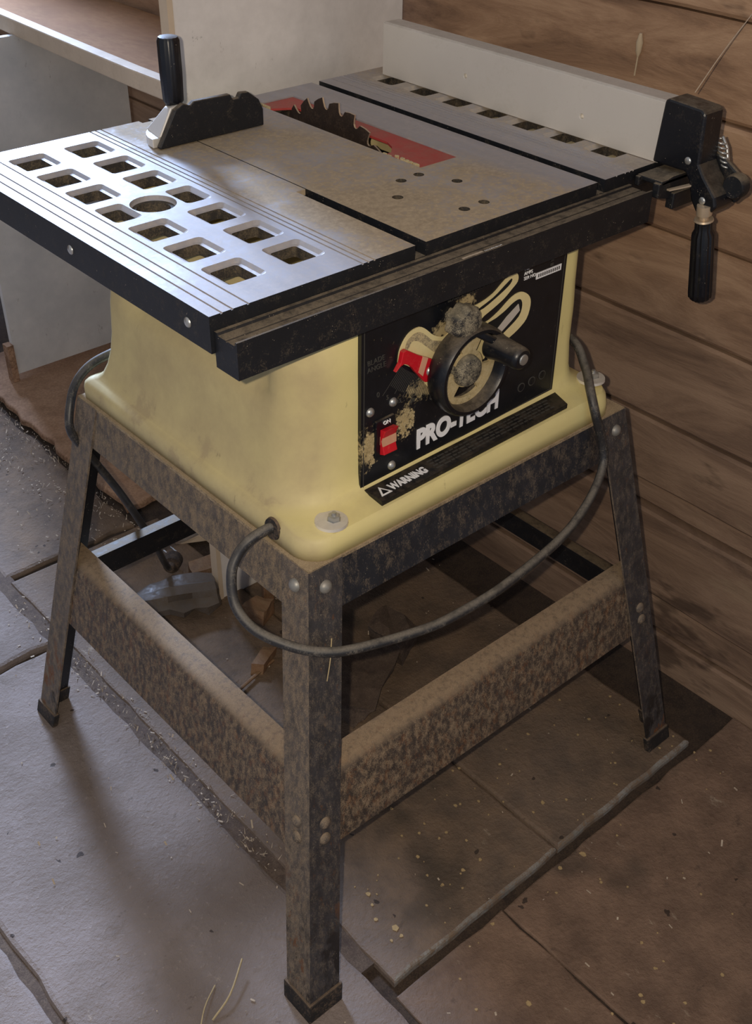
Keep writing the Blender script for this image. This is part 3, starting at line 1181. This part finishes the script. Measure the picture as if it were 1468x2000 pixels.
for k in range(11):
    box(b, .453 + k * .0036, .4548 + k * .0036, YF - .0009, YF, .8315, .8355)
finish('serial_number', b, M['greyprint'], plate)
lettering('brand_lettering', 'PRO-TECH', .0345, M['white'], plate, (.2655, YF - .0003, .6715), (1, 0, .035), (0, 0, 1), .0016, .0007, .83)
# certification marks
b = bmesh.new()
for cx, cz in ((.443, .688), (.462, .690), (.481, .692)):
    lathe(b, (cx, PY - .0038, cz), (0, 1, 0), [(0, .0062), (.001, .0062)], 20)
finish('certification_mark', b, M['greyprint'], plate)
b = bmesh.new()
for cx, cz in ((.443, .688), (.462, .690), (.481, .692)):
    lathe(b, (cx, PY - .0042, cz), (0, 1, 0), [(0, .0048), (.001, .0048)], 20)
    box(b, cx - .0008, cx + .0008, PY - .0044, PY, cz - .004, cz + .004)
finish('mark_centre', b, M['plate'], plate)
# switch
b = bmesh.new()
polyplate(b, [(.2005, .684), (.2005, .7335), (.2275, .7345), (.2300, .7320), (.2310, .684)], PY - .006, PY)
sw = finish('power_switch', b, M['black'], saw, bev=.0012)
b = bmesh.new()
extr(b, [(PY - .006, .722), (PY - .015, .724), (PY - .009, .708), (PY - .014, .692), (PY - .006, .689)], 0, .2065, .2265)
rk = finish('rocker', b, M['redp'], sw, bev=.0008)
b = bmesh.new()
hexa(b, [(.2066, PY - .0112, .7130), (.2264, PY - .0112, .7130), (.2264, PY - .0118, .7022), (.2066, PY - .0118, .7022)],
     [(.2066, PY - .006, .7130), (.2264, PY - .006, .7130), (.2264, PY - .006, .7022), (.2066, PY - .006, .7022)])
finish('rocker_dust', b, M['pinkdust'], sw)
lettering('lettering', 'ON', .0068, M['white'], sw, (.2105, PY - .0068, .7268), (1, 0, .0), (0, 0, 1))
for x, z in ((.194, .748), (.2275, .7485), (.2275, .665)):
    bolt('screw', (x, PY - .003, z), (0, -1, 0), .0058, .0045, saw, M['steel'])
b = bmesh.new()
for cx, cz, rx, rz, nn_ in ((.2475, .714, .015, .020, 120), (.193, .704, .010, .018, 110), (.198, .688, .005, .012, 30)):
    for k in range(nn_):
        a = RND.uniform(0, 6.28)
        q = math.sqrt(RND.random())
        x, z = cx + rx * q * math.cos(a), cz + rz * q * math.sin(a)
        s_ = RND.uniform(.0005, .0015)
        box(b, x - s_, x + s_, PY - .003 - RND.uniform(.0002, .003) * (1 - q), PY - .002, z - s_, z + s_)
finish('sawdust_clump', b, M['debris'], plate)['kind'] = 'stuff'
# red angle pointer
b = bmesh.new()
polyplate(b, [(.223, .790), (.230, .799), (.233, .8115), (.238, .8125), (.258, .799), (.279, .787), (.2845, .776), (.283, .766), (.276, .760), (.267, .763), (.259, .773), (.252, .781), (.247, .788), (.241, .7935), (.235, .7965), (.229, .795)], PY - .012, PY - .006)
pt = finish('angle_pointer', b, M['redp'], saw, bev=.0008)
b = bmesh.new()
polyplate(b, [(.262, .797), (.270, .7925), (.263, .772), (.256, .779)], PY - .0125, PY - .010)
finish('dust_band', b, M['pinkdust'], pt)
bolt('pointer_screw', (.2745, PY - .012, .7745), (0, -1, 0), .0062, .004, pt, M['steel'])

# warning strip on the ledge
b = bmesh.new()
ld = lambda x: .6475 + TL * .8 * (x - .1)
lo = [(.184, -.036), (.497, -.036), (.507, -.006), (.184, -.006)]
hexa(b, [(p[0], p[1], ld(p[0]) - .004) for p in lo], [(p[0], p[1], ld(p[0]) + .0022) for p in lo])
ws = finish('warning_strip', b, M['warn'], saw)
xd = Vector((1, 0, TL * .8)).normalized()
b = bmesh.new()
tri = [(.190, -.029), (.206, -.029), (.198, -.013)]
hexa(b, [(p[0], p[1], ld(p[0]) + .002) for p in tri], [(p[0], p[1], ld(p[0]) + .0029) for p in tri])
finish('warning_triangle', b, M['white'], ws)
b = bmesh.new()
tri = [(.1935, -.027), (.2025, -.027), (.198, -.018)]
hexa(b, [(p[0], p[1], ld(p[0]) + .002) for p in tri], [(p[0], p[1], ld(p[0]) + .0032) for p in tri])
finish('triangle_centre', b, M['warn'], ws)
lettering('lettering', 'WARNING', .016, M['white'], ws, (.208, -.0275, ld(.208) + .0027), xd, (0, 1, 0), .0005, .0004, .72)
b = bmesh.new()
for k in range(4):      # lines of print too small to read
    xx = .275
    while xx < .478:
        L_ = RND.uniform(.004, .011)
        yy = -.0135 - k * .0055
        hexa(b, [(xx, yy, ld(xx)), (xx + L_, yy, ld(xx + L_)), (xx + L_, yy + .0022, ld(xx + L_)), (xx, yy + .0022, ld(xx))],
             [(xx, yy, ld(xx) + .0025), (xx + L_, yy, ld(xx + L_) + .0025), (xx + L_, yy + .0022, ld(xx + L_) + .0025), (xx, yy + .0022, ld(xx) + .0025)])
        xx += L_ + .002
finish('fine_print', b, M['greyprint'], ws)['kind'] = 'stuff'

# height wheel: rim, web with openings, hub
WC = Vector((.322, 0, .766))
b = bmesh.new()
prof = [(-.012, .040), (-.018, .0435), (-.034, .0445), (-.0385, .0475), (-.0385, .0515), (-.034, .0545), (-.018, .0548), (-.012, .052)]
n = 48
rings = []
for i in range(n):
    a = 2 * math.pi * i / n
    rings.append([b.verts.new((WC.x + r * math.cos(a), y, WC.z + r * math.sin(a))) for y, r in prof])
for i in range(n):
    A, B = rings[i], rings[(i + 1) % n]
    for k in range(len(prof)):
        q = (k + 1) % len(prof)
        b.faces.new((A[k], A[q], B[q], B[k]))
wheel = finish('height_wheel', b, M['black'], saw, smooth=40)
b = bmesh.new()
web = bmesh.new()
lathe(b, (WC.x, -.024, WC.z), (0, 1, 0), [(0, .0440), (.004, .0440)], 48)
for a0 in (-125, -5, 115):
    pp = []
    for k in range(9):
        a = math.radians(a0 + k * 8.2)
        pp.append((WC.x + .036 * math.cos(a), WC.z + .036 * math.sin(a)))
    for k in range(9):
        a = math.radians(a0 + (8 - k) * 8.2)
        pp.append((WC.x + .0225 * math.cos(a), WC.z + .0225 * math.sin(a)))
    polyplate(web, pp, -.04, -.01)
wb = boolean(b, web)
finish('wheel_web', wb, M['debris'], wheel)
b = bmesh.new()
lathe(b, (WC.x - .004, -.012, WC.z), (0, -1, 0), [(0, .019), (.014, .019), (.020, .0175), (.022, .015)], 32)
finish('hub', b, M['knob'], wheel, smooth=40)
b = bmesh.new()
lathe(b, (.352, -.030, .789), (0, -1, 0), [(0, .016), (.004, .0165), (.010, .0150), (.042, .0135), (.046, .0128), (.048, .0105)], 32)
hd = finish('wheel_handle', b, M['black'], wheel, smooth=40)
b = bmesh.new()
lathe(b, (.352, -.0782, .789), (0, -1, 0), [(0, .0065), (.0015, .0060), (.002, .003)], 20)
finish('handle_screw', b, M['steel'], wheel, smooth=40)
# lock knob
b = bmesh.new()
lathe(b, (.311, .0, .827), (0, -1, 0), [(0, .010), (.012, .010), (.014, .021), (.028, .0215), (.034, .018), (.036, .010)], 42, rib=.14, ribn=7)
finish('lock_knob', b, M['knob'], saw, smooth=40)
b = bmesh.new()
hexa(b, [(.318, -.024, .822), (.352, -.036, .800), (.348, -.036, .792), (.314, -.024, .814)], [(.318, -.034, .822), (.352, -.044, .800), (.348, -.044, .792), (.314, -.034, .814)])
finish('knob_arm', b, M['black'], saw, bev=.002)

# mains cord: out of the hole, down in front of the leg, up to the right and round the back, over the left rear corner to the plug
cordp = [(.082, .021, .636), (.066, .024, .635), (.047, .027, .629), (.032, .030, .615), (.019, .026, .597), (.011, .012, .567), (.014, -.013, .548), (.028, -.042, .538), (.055, -.072, .5285), (.094, -.092, .522), (.187, -.112, .512), (.248, -.118, .512), (.317, -.118, .514), (.426, -.107, .522), (.493, -.092, .538), (.537, -.075, .560), (.545, -.065, .590), (.530, -.057, .640), (.536, -.040, .664), (.560, -.008, .679), (.572, .03, .70), (.577, .12, .70), (.58, .30, .70), (.50, .425, .70), (.30, .435, .68), (.17, .437, .672), (.131, .437, .667), (.101, .455, .650), (.079, .461, .630), (.065, .461, .604), (.052, .450, .568), (.070, .452, .525), (.14, .50, .389), (.245, .62, .178), (.30, .69, .060), (.315, .70, .035)]
b = bmesh.new()
tube(b, catmull(cordp, 8), .0060, 12)
cord = finish('power_cord', b, M['cord'], saw, smooth=60)
b = bmesh.new()
lathe(b, (.312, .695, .038), (.6, .75, -.25), [(0, .007), (.012, .009), (.016, .016), (.045, .019), (.047, .012)], 18)
finish('plug', b, M['darkstuff'], cord, smooth=40)
b = bmesh.new()
for dx in (-.008, .008):
    box(b, .345 + dx, .3475 + dx, .738, .760, .026, .032)
finish('plug_prong', b, M['steel'], cord)

# ------------------------------------------------------------------ rip fence
LV = (Vector((.676, -.086, .766)) - Vector((.654, -.081, .893))).normalized()
LB = Vector((.654, -.080, .893)) + LV * .018
fence = thing('rip_fence', 'long silver aluminium rip fence with black clamp and lever along the right wing', 'rip fence', (.67, .25, H))
b = bmesh.new()
prof = [(.655, H + .0008), (.655, .9945), (.659, .9965), (.686, .9965), (.690, .9945), (.690, H + .0008)]
extr(b, prof, 1, -.004, .50)
cut = bmesh.new()
for y, z in ((.329, .956), (.120, .950)):
    lathe(cut, (.650, y, z), (1, 0, 0), [(0, .0032), (.01, .0032)], 16)
fb = boolean(b, cut)
finish('fence_rail', fb, M['fence'], fence, bev=.0008)
b = bmesh.new()
extr(b, [(.003, .9235), (-.002, .9985), (-.008, 1.001), (-.054, .9985), (-.060, .994), (-.063, .937), (-.072, .925), (-.092, .905), (-.096, .893), (-.086, .882), (-.070, .880), (-.060, .893), (-.052, .915), (-.045, .9235)], 0, .653, .690)
cl = finish('clamp_head', b, M['black'], fence, bev=.003)
for y, z in ((-.047, .9375), (-.076, .897)):
    bolt('rivet', (.653, y, z), (-1, 0, 0), .0048, .0016, cl, M['steel'])
b = bmesh.new()
extr(b, [(-.056, .945), (-.072, .940), (-.098, .925), (-.108, .905), (-.096, .890), (-.070, .905)], 0, .690, .697)
box(b, .690, .700, -.055, -.002, .935, .982)
finish('clamp_plate', b, M['blackmatte'], fence, bev=.003)
b = bmesh.new()
lathe(b, (.677, -.098, .914), (1, 0, 0), [(0, .013), (.003, .015), (.014, .015), (.017, .011)], 22)
finish('cam_block', b, M['blackmatte'], fence, smooth=40)
b = bmesh.new()
sp = []
for k in range(60):
    a = k * .62
    sp.append(Vector((.694 + .0055 * math.cos(a), -.060 - k * .00025 + .0055 * math.sin(a), .958 - k * .0005)))
tube(b, sp, .0011, 6)
finish('spring', b, M['steel'], fence, smooth=60)
b = bmesh.new()
tube(b, [(.694, -.062, .962), (.698, -.068, .950), (.694, -.078, .928)], .0022, 8)
finish('spring_hook', b, M['steel'], fence, smooth=60)
b = bmesh.new()
lathe(b, (.654, -.080, .893), LV, [(0, .009), (.008, .0095), (.012, .0095), (.014, .0060), (.02, .006)], 18)
finish('lever_neck', b, M['tooth'], fence, smooth=40)
b = bmesh.new()
lathe(b, LB, LV, [(0, .0115), (.0015, .0118), (.0022, .0105), (.0140, .0108), (.020, .0140), (.098, .0152), (.106, .0148), (.110, .0110)], 48, rib=.09, ribn=14)
finish('lever_handle', b, M['black'], fence, smooth=40)
b = bmesh.new()
lathe(b, LB - LV * .0005, LV, [(0, .0112), (.002, .0120), (.0028, .0112)], 24)
finish('ferrule', b, M['tooth'], fence, smooth=40)
# arms that hook over the front rail
b = bmesh.new()
extr(b, [(.614, .898), (.614, .915), (.640, .920), (.705, .918), (.705, .897), (.64, .892)], 1, -.040, -.030)
extr(b, [(.614, .905), (.614, .917), (.700, .917), (.700, .905)], 1, -.010, -.003)
box(b, .618, .700, -.040, -.003, .912, .918)
box(b, .640, .700, -.045, -.034, .880, .900)
finish('rail_hook', b, M['blackmatte'], fence, bev=.0015)
b = bmesh.new()
hexa(b, [(.630, -.0445, .905), (.664, -.0640, .911), (.664, -.0640, .913), (.630, -.0445, .907)], [(.630, -.040, .905), (.664, -.058, .911), (.664, -.058, .913), (.630, -.040, .907)])
finish('hook_pin', b, M['tooth'], fence)

# ------------------------------------------------------------------ miter gauge
gauge = thing('miter_gauge', 'black miter gauge with upright grip standing at the back of the saw table', 'miter gauge', (.28, .44, H))
b = bmesh.new()
prof = [(.214, H + .001), (.214, H + .004), (.240, H + .044), (.252, H + .050), (.262, H + .046), (.268, H + .050), (.322, H + .049), (.326, H + .042), (.334, H + .042), (.338, H + .048), (.350, H + .047), (.366, H + .035), (.372, H + .022), (.372, H + .001)]
polyplate(b, prof, .414, .422)
finish('face_plate', b, M['blackmatte'], gauge, bev=.0015)
b = bmesh.new()
# half-round protractor head
pp = [(.265 + .055 * math.cos(math.radians(a)), .424 + .055 * math.sin(math.radians(a))) for a in range(0, 181, 12)]
extr(b, pp, 2, H + .001, H + .012)
finish('protractor_head', b, M['fence'], gauge, bev=.001)
b = bmesh.new()
hexa(b, [(.218, .422, H + .012), (.262, .422, H + .012), (.262, .455, H + .012), (.226, .465, H + .012)], [(.238, .422, H + .046), (.258, .422, H + .048), (.258, .436, H + .048), (.240, .438, H + .044)])
finish('casting_web', b, M['fence'], gauge, bev=.002)
b = bmesh.new()
box(b, .2555, .2705, .20, .525, H - .0075, H - .0006)
finish('guide_bar', b, M['table'], gauge)
b = bmesh.new()
lathe(b, (.2515, .435, H + .044), (0, 0, 1), [(0, .010), (.004, .0115), (.006, .0130), (.04, .0142), (.076, .0140), (.080, .012), (.081, .008)], 48, rib=.05, ribn=14)
finish('grip', b, M['black'], gauge, smooth=40)

# ------------------------------------------------------------------ litter under and round the stand
b = bmesh.new()
vs = []
path = [(.205, .668), (.222, .660), (.245, .648), (.265, .640), (.285, .630), (.305, .620), (.325, .61), (.345, .600), (.350, .598)]
rad = [.008, .020, .032, .034, .038, .034, .038, .034, .030]
rings = []
for (x, y), r in zip(path, rad):
    rg = []
    for k in range(14):
        a = 2 * math.pi * k / 14
        rr = r * (1 + .55 * noise.noise(Vector((x * 55, y * 55, k * .8))) + (.12 if k % 3 else -.18))
        rg.append(b.verts.new((x + rr * math.cos(a) * .35, y + rr * math.cos(a) * .95, max(.001, .028 + rr * .75 * math.sin(a)))))
    rings.append(rg)
for A, B in zip(rings, rings[1:]):
    for k in range(14):
        b.faces.new((A[k], A[(k + 1) % 14], B[(k + 1) % 14], B[k]))
b.faces.new(rings[0])
b.faces.new(rings[-1])
tag(finish('plastic_bottle', b, M['glass'], smooth=25), 'crumpled clear plastic bottle lying on the floor under the saw stand', 'bottle')


def chunk(name, label, cat, c, size, rot, mat_, seed, grp=None, jit=.15):
    r = random.Random(seed)
    bb = bmesh.new()
    box(bb, -size[0] / 2, size[0] / 2, -size[1] / 2, size[1] / 2, 0, size[2])
    for v in bb.verts:
        v.co += Vector((r.uniform(-1, 1) * size[0], r.uniform(-1, 1) * size[1], 0)) * jit
    bmesh.ops.subdivide_edges(bb, edges=list(bb.edges), cuts=3, use_grid_fill=True)
    for v in bb.verts:
        nz_ = noise.noise(v.co * 40 + Vector((seed, 0, 0))) * min(size) * .18
        if v.co.z > .002:
            v.co += Vector((nz_, nz_ * .7, nz_))
    bmesh.ops.rotate(bb, verts=bb.verts, matrix=Matrix.Rotation(rot, 3, 'Z'))
    bmesh.ops.translate(bb, verts=bb.verts, vec=c)
    return tag(finish(name, bb, mat_), label, cat, grp)


chunk('wood_block', 'light end-grain wood chunk lying just behind the cord plug', 'wood scrap', (.44, .79, .0005), (.085, .045, .05), -.5, M['boardedge'], 3)
chunk('wood_block', 'square brown wood offcut right of the plastic bottle', 'wood scrap', (.385, .515, .0005), (.04, .035, .03), .4, M['woodscrap'], 4)
chunk('wood_block', 'small orange-brown offcut beside the left front stand leg', 'wood scrap', (.312, .405, .0005), (.048, .022, .02), .5, M['woodscrap'], 5)
chunk('wood_block', 'upright brown splinter of wood behind the cord loop', 'wood scrap', (.425, .54, .0005), (.03, .02, .07), 1.2, M['woodscrap'], 6)
chunk('wood_block', 'flat brown wood scrap between the plastic bottle and the light wood chunk', 'wood scrap', (.400, .665, .0005), (.09, .035, .035), -.25, M['woodscrap'], 7)
chunk('stone_lump', 'large rough dark stone lump on the slab between the stand legs', 'stone', (.40, .27, .0005), (.16, .13, .035), .5, M['lump'], 8, None, .2)
chunk('stone_lump', 'smaller dark stone lump behind the large one', 'stone', (.52, .30, .0005), (.07, .09, .045), .2, M['lump'], 9, None, .2)


def stick(name, label, cat, pts, r, mat_, grp=None):
    bb = bmesh.new()
    tube(bb, catmull(pts, 4), r, 6)
    return tag(finish(name, bb, mat_, smooth=60), label, cat, grp)


stick('stick', 'thin brown stick lying left of the large dark stone', 'stick', [(.17, .36, .004), (.25, .38, .007), (.33, .40, .004)], .003, M['woodscrap'])
stick('straw_stalk', 'longest pale straw on the floor left of the front leg foot', 'straw', [(-.130, -.078, .002), (-.095, -.068, .010), (-.055, -.040, .016)], .0014, M['straw'])
stick('straw_stalk', 'short pale straw crossing the floor at the bottom edge', 'straw', [(-.16, -.09, .002), (-.13, -.06, .006), (-.10, -.04, .002)], .001, M['straw'])
stick('straw_stalk', 'single pale straw stuck to the front face of the near leg', 'straw', [tuple(onfront(.070, .475, .0016)), tuple(onfront(.079, .500, .0016)), tuple(onfront(.085, .525, .0016))], .0007, M['straw'])

# chips and fluff nobody could count
r = random.Random(11)
b = bmesh.new()
for k in range(900):
    w_ = r.random()
    if w_ < .16:
        x, y = .070 + r.gauss(0, .013), r.uniform(-.05, .85)
    elif w_ < .62:
        x, y = r.gauss(.30, .05), r.uniform(.85, 1.7)
        x = min(x, .358)
    elif w_ < .72:
        x, y = r.uniform(-.25, .05), r.uniform(.9, 1.3)
    else:
        x, y = r.uniform(-.5, .8), r.uniform(-.6, 1.0)
    L_ = r.uniform(.001, .010) * r.random()
    a = r.uniform(0, 3.14)
    d = Vector((math.cos(a), math.sin(a), r.uniform(0, .8))) * L_
    n_ = Vector((-math.sin(a), math.cos(a), 0)) * r.uniform(.0005, .0014)
    c = Vector((x, y, .0012))
    hexa(b, [c - n_, c + n_, c + n_ + Vector((0, 0, .0006)), c - n_ + Vector((0, 0, .0006))], [c + d - n_, c + d + n_, c + d + n_ + Vector((0, 0, .0006)), c + d - n_ + Vector((0, 0, .0006))])
for k in range(420):
    if k < 260:
        y = r.uniform(.95, 1.72)
        x = .372 - abs(r.gauss(0, .035))
    else:
        y = r.uniform(.05, .68)
        x = .074 + r.gauss(0, .012)
    L_ = r.uniform(.004, .014)
    a = r.uniform(0, 6.28)
    p0 = Vector((x, y, .0))
    p1 = p0 + Vector((math.cos(a) * .5, math.sin(a) * .5, r.uniform(.2, .9))) * L_
    q_ = Vector((-math.sin(a), math.cos(a), 0)) * .0006
    w2 = Vector((0, 0, .0008))
    hexa(b, [p0 - q_, p0 + q_, p0 + q_ + w2, p0 - q_ + w2], [p1 - q_ * .4, p1 + q_ * .4, p1 + q_ * .4 + w2 * .5, p1 - q_ * .4 + w2 * .5])
tag(finish('wood_shavings', b, M['shavings']), 'scattered pale wood shavings over the stone floor round the stand', 'shavings', None, 'stuff')
b = bmesh.new()
for k in range(150):
    x, y = r.uniform(.09, .73), r.uniform(-.18, .1)
    if r.random() < .3:
        x, y = r.uniform(.1, .8), r.uniform(-.5, -.2)
    s_ = r.uniform(.0008, .0030) * (1.8 if r.random() < .1 else 1)
    z_ = .0003 if y > -.19 else -.0097
    nn_ = 6
    vs = [(x + s_ * r.uniform(.6, 1.3) * math.cos(6.28 * i / nn_), y + s_ * r.uniform(.6, 1.3) * math.sin(6.28 * i / nn_)) for i in range(nn_)]
    extr(b, vs, 2, z_ - .0002, z_ + .0008)
tag(finish('paint_flecks', b, M['flecks']), 'pale yellow flecks dropped on the slab in front of the saw stand', 'flecks', None, 'stuff')

# dried foam drips and threads on the wall by the fence clamp
stick('cobweb_thread', 'long pale thread rising from the black fence clamp to the wall', 'cobweb', [(.700, -.01, 1.000), (.76, 0, 1.035), (.846, .015, 1.075)], .0007, M['web'])
b = bmesh.new()
lathe(b, (WX - .004, .185, .995), (0, .0, 1), [(-.016, .001), (-.008, .004), (.004, .005), (.016, .002)], 10)
tube(b, [(WX - .004, .185, .98), (WX - .004, .186, .955)], .0012, 6)
tag(finish('cocoon', b, M['web'], smooth=60), 'small white cocoon stuck to the planks above the silver fence', 'cocoon')
